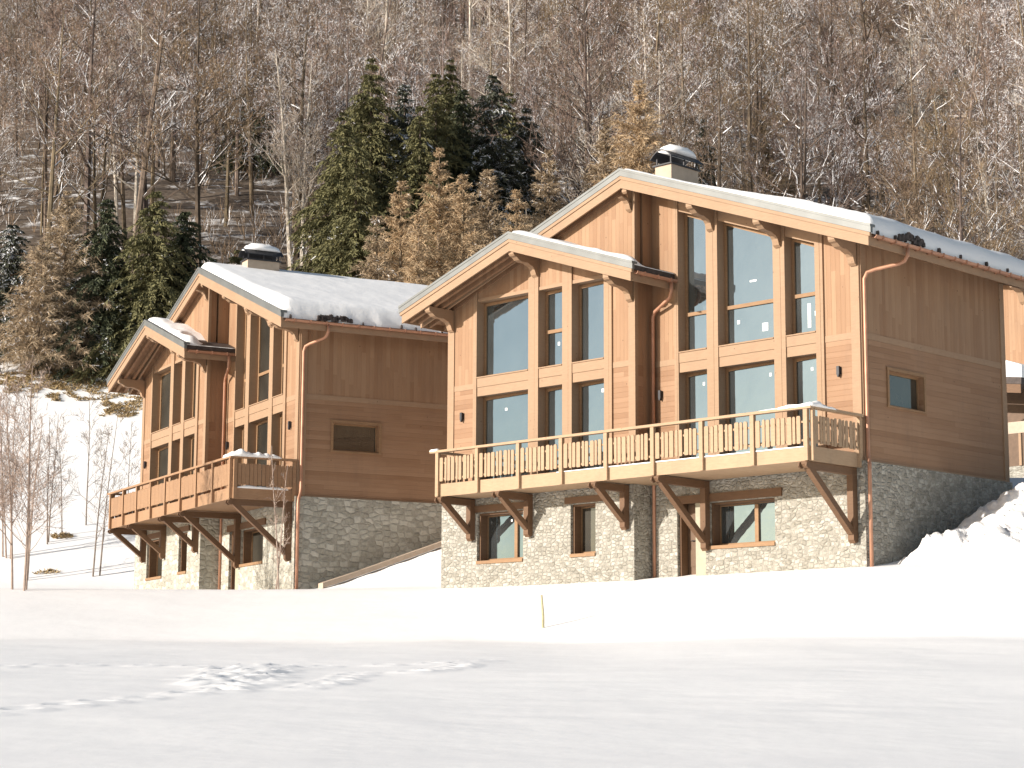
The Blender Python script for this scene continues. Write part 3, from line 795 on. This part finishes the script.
    tag(o, 'line of snow along the foot of the balcony pickets of the ' + who, 'snow')
    return H

HA = chalet('near', (8.8845, 49.9677, 5.947), .7806, 'nearer right hand timber chalet with pale picket balcony, tall blue windows and stone base', True)
HB = chalet('far', (-6.857, 63.436, 6.336), 1.0905, 'farther left hand timber chalet with orange boarded balcony and thick snow on its roof', False)

def house_pt(h, u, v, z):
    lx, ly, lz, yaw = {'A': (8.8845, 49.9677, 5.947, .7806), 'B': (-6.857, 63.436, 6.336, 1.0905)}[h]
    c, s_ = math.cos(yaw), math.sin(yaw)
    return Vector((lx + u * c + v * s_, ly - u * s_ + v * c, lz + z))

# ------------------------------------------------------------------ third chalet, only its near corner shows past the big side wall
def annex():
    yaw = .7806; base = at(1002, 290, 88.0); g = ground(base.x, base.y); z0 = base.z - g
    H = empty('chalet', (base.x, base.y, g), -yaw)
    tag(H, 'third timber chalet just showing at the right edge behind the nearer chalet', 'chalet', 'timber chalets on stone bases')
    P_ = lambda m, n, mt, p=H, sm_=False: m.build(n, mt, p, 0, sm_)
    rk = lambda u: z0 + .30 - .20 * u; zp = z0 - 4.3
    P_(MB().uz([(-2, zp - .3), (1.05, zp - .3), (1.05, rk(1.05)), (-2, rk(-2))], 0, .3), 'vertical_cladding', M['clad_v']); P_(MB().box(-2, 1.05, 0, .3, zp - 4, zp - .31), 'porch_shade_cladding', M['door'])  # dark wood colour on the lower wall stands in for shade under the porch
    P_(MB().box(1.05, 1.3, -.03, .3, zp - 4, rk(1.3)), 'corner_post', M['beam'])
    P_(MB().box(1.301, 1.5, .32, 9, zp - 4, rk(1.5)), 'side_cladding', M['clad_h'])
    P_(MB().box(-2, 1.25, 8.6, 9, zp - 4, rk(1.5)), 'rear_cladding', M['clad_h'])
    rf = P_(MB().uz([(-2.5, rk(-2.5) + .3), (2.6, rk(2.6) + .3), (2.6, rk(2.6) + .5), (-2.5, rk(-2.5) + .5)], -1.0, 9.5), 'roof', M['tile'])
    P_(MB().uz([(-2.5, rk(-2.5)), (2.6, rk(2.6)), (2.6, rk(2.6) + .38), (-2.5, rk(-2.5) + .38)], -1.08, -1.0), 'fascia', M['beam'], rf)
    P_(MB().yz([(-1, rk(1.05)), (-.95, rk(1.05) - .25), (-.4, rk(1.05) - .4), (-.15, rk(1.05) - .8), (-.04, rk(1.05) - .9), (-.04, rk(1.05))], .95, 1.25), 'purlin', M['beam'])
    lr = P_(MB().uz([(-1.6, zp), (2.2, zp - .5), (2.2, zp - .2), (-1.6, zp + .3)], -2.4, -.05), 'porch_roof', M['tile'])
    P_(MB().uz([(-1.6, zp - .4), (2.2, zp - .9), (2.2, zp - .52), (-1.6, zp - .02)], -2.46, -2.4), 'fascia', M['beam_dark'], lr)
    P_(MB().tube([(1.2, -2.6, zp - .55), (.7, -2.55, zp - .7), (-.05, -2.5, zp - .95), (-.15, -2.5, zp - 1.2), (-.15, -2.5, 0)], .07, 8), 'downpipe', M['copper'], sm_=True)
    P_(MB().box(-2, 3.5, -2.2, 8.5, -1, zp - 4.01), 'stone_base', M['stone'])
    P_(MB().box(.5, 3.4, -2.3, -2.2, zp - 2.6, zp - 2.1), 'handrail', M['render'])
    for x in (.6, 1.9, 3.2): P_(MB().box(x, x + .12, -2.29, -2.21, zp - 4, zp - 2.61), 'post', M['beam'])
    o = MB().uz([(-1.55, zp + .301), (2.2, zp - .199), (2.2, zp + .35), (1.2, zp + .72), (-1.55, zp + 1.1)], -2.35, -.05).build('roof_snow', M['snow_roof']); o.location = H.location; o.rotation_euler = H.rotation_euler
    tag(o, 'snow on the porch roof of the third chalet at right edge', 'snow')
annex()

# ------------------------------------------------------------------ cleared snow heap at the right
def heap():
    m = MB(); nu, nv = 90, 60
    a = Vector((9.3, 50.55)); ax = Vector((.80, .60)).normalized()   # runs up along the side wall
    X0, X1, Y0, Y1 = 9.0, 19, 44, 60
    def hz(x, y):
        g = ground(x, y)
        p = Vector((x, y)) - Vector((8.8845, 49.9677)); c, s_ = math.cos(.7806), math.sin(.7806)
        u = p.x * c - p.y * s_; v = p.x * s_ + p.y * c
        uc = .34 * max(0, v) + .55
        top = -2.62 + .50 * min(5, max(0, v - .1)) + .12 * max(0, v - 5) - (.85 * (1 - u / uc) * sm(v / 2) if u < uc else -.04 * min(3, u - uc))
        f = sm((v - .15) / 1.0) * sm((u + .15) / .4)
        vd = noise.voronoi((x * 2.6, y * 2.6, top * 2))[0]; vf = noise.voronoi((x * 6.1, y * 6.1, top * 3))[0]
        n = .30 * noise.noise((x * .9, y * .9, 2)) + .16 * noise.noise((x * 2.3, y * 2.3, 5)) + .16 * min(.5, vd[1] - vd[0]) + .08 * min(.5, vf[1] - vf[0]) + .05 * noise.noise((x * 12, y * 12, 8)) - .1
        z = 5.947 + top + n
        return max(g - .15, g - .1 + (z - g + .1) * f)
    for j in range(nv * 2 + 1):
        for i in range(nu * 2 + 1):
            x = X0 + (X1 - X0) * i / (nu * 2); y = Y0 + (Y1 - Y0) * j / (nv * 2)
            m.v.append((x, y, hz(x, y)))
    n = nu * 2 + 1
    for j in range(nv * 2):
        for i in range(nu * 2): m.f.append((j * n + i, j * n + i + 1, (j + 1) * n + i + 1, (j + 1) * n + i))
    tag(m.build('snow_heap', M['snow_lumpy'], smooth=True), 'lumpy heap of cleared snow piled against the right side wall', 'snow heap')
heap()

# retaining wall climbing beside the far chalet
m = MB()
m.yz([(.6, -2.95), (1.9, -2.50), (6.5, -.84), (7.2, -.58), (7.2, -.42), (6.5, -.68), (1.9, -2.34), (.6, -2.78)], .45, .85)
o = m.build('retaining_wall', M['render'], None, ZG); o.location = HB.location; o.rotation_euler = HB.rotation_euler
tag(o, 'low sloping pale wall top climbing through the snow beside the farther chalet', 'wall')
# ------------------------------------------------------------------ stake
b0 = hit(543, 628); tp = at(541.5, 595, b0.y)
m = MB().tube([b0 - Vector((0, 0, .2)), b0 + Vector((0, 0, .3)), Vector((tp.x, b0.y, tp.z))], [.035, .034, .026], 6)
m.v = [(x - b0.x, y - b0.y, z - b0.z) for x, y, z in m.v]
o = m.build('stake', M['stake']); o.location = b0; tag(o, 'thin wooden stake standing alone in the snow in front of the chalets', 'stake')

# ------------------------------------------------------------------ trees
def ribbon(m, a, b, w, rr):
    d = (b - a); side = d.cross(Vector((rr.uniform(-1, 1), rr.uniform(-1, 1), rr.uniform(-1, 1))))
    if side.length < 1e-6: return
    side = side.normalized() * w
    n = len(m.v); m.v += [tuple(a - side), tuple(a + side), tuple(b + side * .4), tuple(b - side * .4)]; m.f.append((n, n + 1, n + 2, n + 3))

def bare_tree(seed, h, spread=.30, stems=1, dens=1.0, first=.28, twigw=.016, up=.55, limbs=15):
    rr = random.Random(seed); tr = MB(); cr = MB()
    def branch(p, d, L, r, lev):
        n = 4 if lev < 2 else 3; pts = [p]; rad = [r]; q = p.copy(); dd = d.copy()
        for i in range(n):
            dd = (dd + Vector((rr.uniform(-.22, .22), rr.uniform(-.22, .22), rr.uniform(-.08, .20)))).normalized()
            q = q + dd * (L / n); pts.append(q.copy()); rad.append(r * (1 - .75 * (i + 1) / n))
        if lev <= 1: tr.tube(pts, rad, 4, False)
        elif lev == 2: cr.tube(pts, rad, 3, False)
        else:
            for a, b in zip(pts, pts[1:]): ribbon(cr, a, b, max(twigw * .6, r), rr)
        if lev >= 3: return
        k = {0: 7, 1: 6, 2: 5}[lev]; k = int(k * dens + rr.random())
        for i in range(k):
            t = rr.uniform(.25, 1); j = min(n - 1, int(t * n)); s_ = pts[j].lerp(pts[j + 1], t * n - j)
            ax = dd.orthogonal().normalized(); ax = Matrix.Rotation(rr.uniform(0, 6.28), 3, dd) @ ax
            nd = (dd * rr.uniform(.5, .9) + ax * rr.uniform(.5, .9) + Vector((0, 0, .18))).normalized()
            branch(s_, nd, L * rr.uniform(.38, .6), max(.008, r * .45), lev + 1)
    for st in range(stems):
        lean = Vector((rr.uniform(-.08, .08), rr.uniform(-.08, .08), 1)); off = Vector((rr.uniform(-.4, .4), rr.uniform(-.3, .3), 0)) * (stems > 1)
        hh = h * rr.uniform(.85, 1); N = 9; pts = []; rad = []
        for i in range(N + 1):
            t = i / N; pts.append(off + lean * (hh * t) + Vector((math.sin(t * 4 + seed), math.cos(t * 3.3 + seed), 0)) * .012 * hh * t); rad.append(h * (.0105 if h > 9 else .0045) * (1 - .93 * t) + .008)
        tr.tube([Vector((pts[0].x, pts[0].y, -.8))] + pts, [rad[0] * 1.2] + rad, 6, False)
        for i in range(int(limbs * (1 if stems == 1 else .7))):
            t = first + (1 - first) * (i + rr.random()) / limbs * (1 if stems == 1 else 1.4)
            if t > .98: continue
            j = int(t * N); p = pts[j].lerp(pts[j + 1], t * N - j); a = rr.uniform(0, 6.28)
            L = h * spread * (1 - .75 * (t - first) / (1 - first)) * rr.uniform(.75, 1.2)
            branch(p, Vector((math.cos(a), math.sin(a), up * rr.uniform(.7, 1.6))).normalized(), L, rad[j] * .42, 0 if L > 2.2 else 1)
    return tr, cr

def conifer(seed, h, rad, kind):
    rr = random.Random(seed); tr = MB(); cr = MB()
    tr.tube([(0, 0, -1), (0, 0, h * .5), (0, 0, h * .97)], [h * .016, h * .010, .015], 6, False)
    lev = int(h * 2.6)
    for i in range(lev):
        t = (i + rr.random() * .8) / lev; z = h * (.06 + .93 * t)
        L0_ = rad * (1 - t) ** .85 * (1 + .18 * math.sin(seed + t * 23)) + .15
        nb = int(9 + 7 * (1 - t))
        for b in range(nb):
            a = rr.uniform(0, 6.28); L = L0_ * rr.uniform(.6, 1.12); lift = .15 + .5 * t
            if kind == 'larch': lift += .15
            prev = Vector((0, 0, z)); n = max(3, int(L / .34)); dr = Vector((math.cos(a), math.sin(a), 0))
            for k in range(n):
                s_ = (k + 1) / n
                p = Vector((0, 0, z)) + dr * (L * s_) + Vector((0, 0, L * (lift * s_ - (.75 if kind != 'larch' else .35) * s_ * s_)))
                if kind == 'larch':
                    ribbon(cr, prev, p, .018, rr)
                    sz = min(1, .3 + L / 2.0)
                    for q in range(13):
                        e = p + Vector((rr.uniform(-.34, .34), rr.uniform(-.34, .34), rr.uniform(-.40, .22))) * sz; ribbon(cr, p.lerp(prev, rr.random()), e, .018, rr)
                else:
                    wd = (.10 + .28 * (1 - s_)) * min(1, L / 1.2); sz = min(1, .35 + L / 2.2)
                    side = Vector((-dr.y, dr.x, 0))
                    for q in range(12):
                        c = p.lerp(prev, rr.random()) + side * rr.uniform(-wd, wd)
                        e = c + (dr * rr.uniform(.05, .28) + side * rr.uniform(-.22, .22) + Vector((0, 0, rr.uniform(-.36, .06)))) * sz
                        ribbon(cr, c, e, rr.uniform(.028, .062) * (.5 + .5 * sz), rr)
                prev = p
    return tr, cr

def make_tree(name, tc, mats, label, cat, group=None):
    r = empty(name, (0, 0, 0)); tag(r, label, cat, group)
    tc[0].build('trunk', mats[0], r); tc[1].build('crown', mats[1], r); return r
def copy_tree(src, label=None):
    r = src.copy(); COL.objects.link(r)
    for c in src.children:
        k = c.copy(); k.parent = r; COL.objects.link(k)
    if label: r['label'] = label
    return r
def put(o, x, y, sc=1, rz=None, dz=-.1, sz=None):
    o.location = (x, y, ground(x, y) + dz); o.rotation_euler = (0, 0, random.uniform(0, 6.28) if rz is None else rz)
    o.scale = (sc, sc, sz or sc); return o

# named conifers: (x px, top y px, distance, crown radius as share of height, kind)
def place(px, Y): d = ray(px, 300); return d.x * Y / d.y
def conif(px, ytop, Y, rad, mat, name, label, cat, seed, kind='spruce', group=None, ybase=None):
    X = place(px, Y); g = ground(X, Y); top = at(px, ytop, Y).z; h = max(4, (top - g) * 1.03); rad = rad * (1.85 if kind == 'spruce' else 1.55)
    o = make_tree(name, conifer(seed, h, rad, kind), (M['bark'], M[mat]), label, cat, group)
    o.location = (X, Y, g - .2); return o
G1, G2 = 'spruces on the hillside', 'leafless larches on the hillside'
SPR = [
 (418, 104, 119, 2.3, 'spruce', 'shorter olive spruce in front of the snow dusted one in the central clump'),
 (354, 150, 113, 2.2, 'spruce', 'low olive spruce in front at the left foot of the central clump'),
 (448, 60, 138, 2.3, 'spruce', 'olive spruce peeping over the middle of the central clump from behind'),
 (508, 92, 134, 2.3, 'spruce', 'olive spruce between the two snow dusted ones at the right of the central clump'),
 (104, 196, 118, 2.2, 'spruce_dk', 'dark narrow spruce left of the farther chalet, second tree from its roof'),
 (152, 188, 117, 2.5, 'spruce', 'olive green spruce close to the left of the farther chalet roof'),
 (184, 208, 119, 2.4, 'spruce_dk', 'short dark spruce touching the farther chalet roof on its left'),
 (10, 222, 121, 2.4, 'spruce_sn', 'frosted grey green spruce at the left edge of the photo'),
 (340, 112, 118, 2.9, 'spruce', 'tall olive spruce leftmost of the central clump above the farther roof'),
 (368, 58, 122, 2.9, 'spruce', 'tallest olive spruce standing in the middle of the central clump'),
 (402, 84, 124, 2.8, 'spruce_sn', 'snow dusted dark spruce right of the tallest one in the central clump'),
 (434, 74, 126, 2.8, 'spruce', 'olive spruce in the central clump between two snow dusted ones'),
 (462, 88, 128, 2.7, 'spruce_dk', 'very dark spruce behind the golden larch in the clump'),
 (491, 74, 128, 2.9, 'spruce_sn', 'snow dusted spruce over the porch roof of the nearer chalet'),
 (526, 106, 130, 2.6, 'spruce_sn', 'snowy spruce rightmost of the central clump, left of the main ridge'),
 (706, 118, 120, 1.6, 'spruce_sn', 'small snowy spruce standing behind the chimney among bare trees'),
 (236, 246, 121, 1.3, 'spruce', 'tiny olive spruce beside the chimney of the farther chalet'),
 (960, 60, 190, 2.8, 'spruce_dk', 'dark spruce lone among bare trees at upper right'),
 (250, 60, 185, 2.8, 'spruce_dk', 'dark spruce lone among bare trees at upper left of centre'),
 (612, 60, 190, 2.6, 'spruce_dk', 'dark spruce high on the slope above the main ridge'),
]
for i, (px, yt, Y, r_, mt, lb) in enumerate(SPR): conif(px, yt, Y, r_, mt, 'spruce_tree', lb, 'spruce', 100 + i, 'spruce', G1)
LAR = [
 (462, 176, 109, 2.0, 'larch', 'pale golden larch filling the gap between the two highest ones'),
 (418, 214, 104, 1.7, 'larch', 'low pale golden larch just over the end of the farther roof'),
 (40, 240, 116, 1.9, 'larch_grey', 'pale tan larch near the left edge above the snowy slope'),
 (64, 192, 118, 2.6, 'larch_grey', 'grey tan larch left of the dark spruces, above the snowy slope'),
 (438, 150, 112, 2.3, 'larch', 'golden tan larch with the highest top behind the porch roof'),
 (400, 182, 108, 2.1, 'larch', 'golden tan larch left of the highest one, over the farther roof end'),
 (488, 168, 116, 2.1, 'larch_grey', 'duller larch right of the highest golden one'),
 (516, 190, 112, 1.9, 'larch', 'low golden larch just above the porch ridge of the nearer chalet'),
 (548, 150, 118, 1.9, 'larch_grey', 'greyish larch left of the main ridge of the nearer chalet'),
 (640, 82, 117, 3.5, 'larch', 'broad golden larch rising behind the main ridge and chimney'),
 (606, 118, 119, 2.0, 'larch_grey', 'smaller dull larch left of the broad golden one'),
 (770, 90, 175, 2.6, 'larch_grey', 'dull larch half hidden in bare trees right of the chimney'),
 (376, 216, 105, 1.7, 'larch_grey', 'small greyish larch low beside the olive spruces'),
]
for i, (px, yt, Y, r_, mt, lb) in enumerate(LAR): conif(px, yt, Y, r_, mt, 'larch_tree', lb, 'larch', 200 + i, 'larch', G2)

# birch pair above the farther roof
for px, yt, sd, lb in ((291, 20, 31, 'tall pale birch, left one of the pair above the farther roof'), (302, 28, 35, 'tall pale birch, right one of the pair above the farther roof')):
    b = hit(px, 272, 90); h = at(px, yt, b.y).z - b.z
    o = make_tree('birch_tree', bare_tree(sd, h, .17, 1, .9, .25, .022, 1.1, 26), (M['birch'], M['birch_twig']), lb, 'birch', 'pair of pale birches')
    o.location = (b.x, b.y, b.z - .2)

# bare forest: seven shapes, copied
protos = []
FL = 'leafless brown broadleaf tree with snow on its branches in the hillside wood'
for i in range(7):
    protos.append(make_tree('bare_tree', bare_tree(300 + i, (21, 24, 19, 25, 22, 20, 23)[i], (.27, .22, .33, .24, .30, .36, .19)[i], (1, 1, 2, 1, 1, 2, 1)[i], (.95, 1.0, .7, .9, .85, .65, 1.05)[i], .24 + .06 * (i % 3), .026, .5, (17, 22, 15, 20, 13, 18, 24)[i]), (M['bark'], M['twig']), FL, 'tree', 'bare trees of the hillside wood'))
FP = 'pale barked leafless tree standing out among the brown ones of the hillside wood'
for i in range(2):
    protos.append(make_tree('bare_tree', bare_tree(340 + i, (20, 23)[i], (.22, .27)[i], 1, .8, .3, .022, .7, (19, 16)[i]), (M['birch'], M['birch_twig']), FP, 'tree', 'pale barked trees of the hillside wood'))
rr = random.Random(5); spots = []
Y = 110.0
while Y < 300 and len(spots) < 292:
    half = Y * .275 + 6; step = 5.0 + (Y - 110) * .02; X = -half + rr.random() * step
    while X < half:
        x = X + rr.uniform(-1.8, 1.8); y = Y + rr.uniform(-2.4, 2.4); px = 512 + x / y * F
        clear = (y < 134 and 232 < px < 330) or (y < 127 and px < 325) or (y < 140 and 325 < px < 568) or (y < 121 and 578 < px < 700)
        if noise.noise((x * .07, y * .05, 9)) < -.22: clear = True      # glades
        if not clear: spots.append((x, y))
        X += step * rr.uniform(.8, 1.25)
    Y += 4.6 + (Y - 110) * .04
spots = spots[:292]
for i, (x, y) in enumerate(spots):
    o = protos[i] if i < 9 else copy_tree(protos[7 + (i // 7) % 2] if i % 7 == 3 else protos[(i * 5 + i // 7) % 7])
    s_ = rr.uniform(.6, 1.15); put(o, x, y, s_, None, -.3, s_ * rr.uniform(.9, 1.2))

# the wood beyond: one mass
far = MB()
small = [bare_tree(400 + i, 21, .28, 1, .62, .2, .05, .5, 12) for i in range(4)]
ymax = spots[-1][1]
for k in range(400):
    y = rr.uniform(ymax - 25, 380); x = rr.uniform(-.28, .28) * y; t, c = small[k % 4]; a = rr.uniform(0, 6.28); sc = rr.uniform(.75, 1.2)
    ca, sa = math.cos(a) * sc, math.sin(a) * sc; g = ground(x, y)
    for q in (t, c):
        n = len(far.v); far.v += [(x + vx * ca - vy * sa, y + vx * sa + vy * ca, g + vz * sc) for vx, vy, vz in q.v]; far.f += [tuple(i + n for i in f) for f in q.f]
tag(far.build('far_wood', M['twig']), 'mass of leafless trees filling the top of the hillside', 'wood', kind='stuff')

# undergrowth of the wood: bare brush
ug = MB(); rr = random.Random(8)
for k in range(3800):
    y = 112 + 130 * rr.random() ** 1.2; x = rr.uniform(-.28, .28) * y; px = 512 + x / y * F
    if (y < 140 and 225 < px < 335) or (y < 127 and px < 325): continue
    if noise.noise((x * .08, y * .08, 4)) < .02: continue
    g = ground(x, y); H_ = rr.uniform(.6, 2.4)
    for j in range(9):
        a = rr.uniform(0, 6.28); e = Vector((x + math.cos(a) * H_ * .45 * rr.random(), y + math.sin(a) * H_ * .45 * rr.random(), g + H_ * rr.uniform(.5, 1)))
        ribbon(ug, Vector((x, y, g - .1)), e, .02, rr)
        e2 = e + Vector((rr.uniform(-.4, .4), rr.uniform(-.4, .4), rr.uniform(0, .5))); ribbon(ug, e.lerp(Vector((x, y, g)), .4), e2, .014, rr)
tag(ug.build('undergrowth', M['twig']), 'brown leafless brush covering the floor of the hillside wood', 'undergrowth', kind='stuff')

# saplings on the snow at the left
SAP = [(99, 575, 405, 'small bare sapling standing alone left of the balcony, on level snow'), (52, 546, 398, 'bare sapling with twin stems on the left snowy slope'),
       (86, 526, 386, 'slim bare sapling highest up the left snowy slope'), (62, 536, 430, 'short bare sapling right beside the twin stemmed one'),
       (17, 590, 345, 'tallest pale bare sapling at the left edge of the photo'), (6, 560, 372, 'pinkish twiggy sapling cut by the left edge of the photo'),
       (30, 580, 410, 'leaning pale sapling second from the left edge'), (128, 500, 415, 'thin bare sapling just left of the farther chalet wall')]
for i, (px, yb, yt, lb) in enumerate(SAP):
    b = hit(px, yb, 20); h = at(px, yt, b.y).z - b.z
    o = make_tree('sapling', bare_tree(500 + i, h, .26 if i not in (4, 5) else .30, 3 if i in (4, 5) else 2 if i in (0, 1, 6) else 1, .9 if i not in (4, 5) else 1.15, .15, .010 if i in (4, 5, 6) else .006, 1.0, (13, 12, 12, 10, 15, 16, 12, 11)[i]), (M['sapling'], M['sapling']) if i in (4, 5, 6) else (M['sapling_dk'], M['sapling_dk']), lb, 'sapling', 'bare saplings on the left slope')
    o.location = (b.x, b.y, b.z - .05)
b = house_pt('B', .35, -.6, -2.95); h = 4.6
o = make_tree('sapling', bare_tree(523, h, .16, 2, .8, .12, .006, 1.6, 14), (M['sapling'], M['sapling']), 'tan wispy sapling in front of the copper pipe at the farther chalet corner', 'sapling')
o.location = (b.x, b.y, ground(b.x, b.y) - .05)

# dry grass showing through the snow at the left
gr = MB(); rr = random.Random(12)
for (px, py, rx, ry, n) in ((66, 380, 4.4, 4.0, 14000), (18, 353, 3.0, 1.8, 2500), (127, 408, 1.8, 2.4, 2600), (62, 538, .7, .5, 260), (47, 572, .5, .4, 160), (95, 352, 2.0, 1.2, 900)):
    c = hit(px, py, 60)
    for k in range(n):
        a = rr.uniform(0, 6.28); q = rr.random() ** .5; x = c.x + math.cos(a) * rx * q * (1 + .3 * math.sin(a * 3 + px)); y = c.y + math.sin(a) * ry * q
        if noise.noise((x * 1.1, y * 1.1, 2)) + .35 * noise.noise((x * 3, y * 3, 2)) < -.28 + .45 * q * q: continue
        g = ground(x, y); ribbon(gr, Vector((x, y, g - .03)), Vector((x + rr.uniform(-.22, .22), y + rr.uniform(-.25, .1), g + rr.uniform(.02, .12))), .035, rr)
tag(gr.build('dry_grass', M['grass']), 'dry tan grass showing through the snow on the left slope', 'grass', kind='stuff')
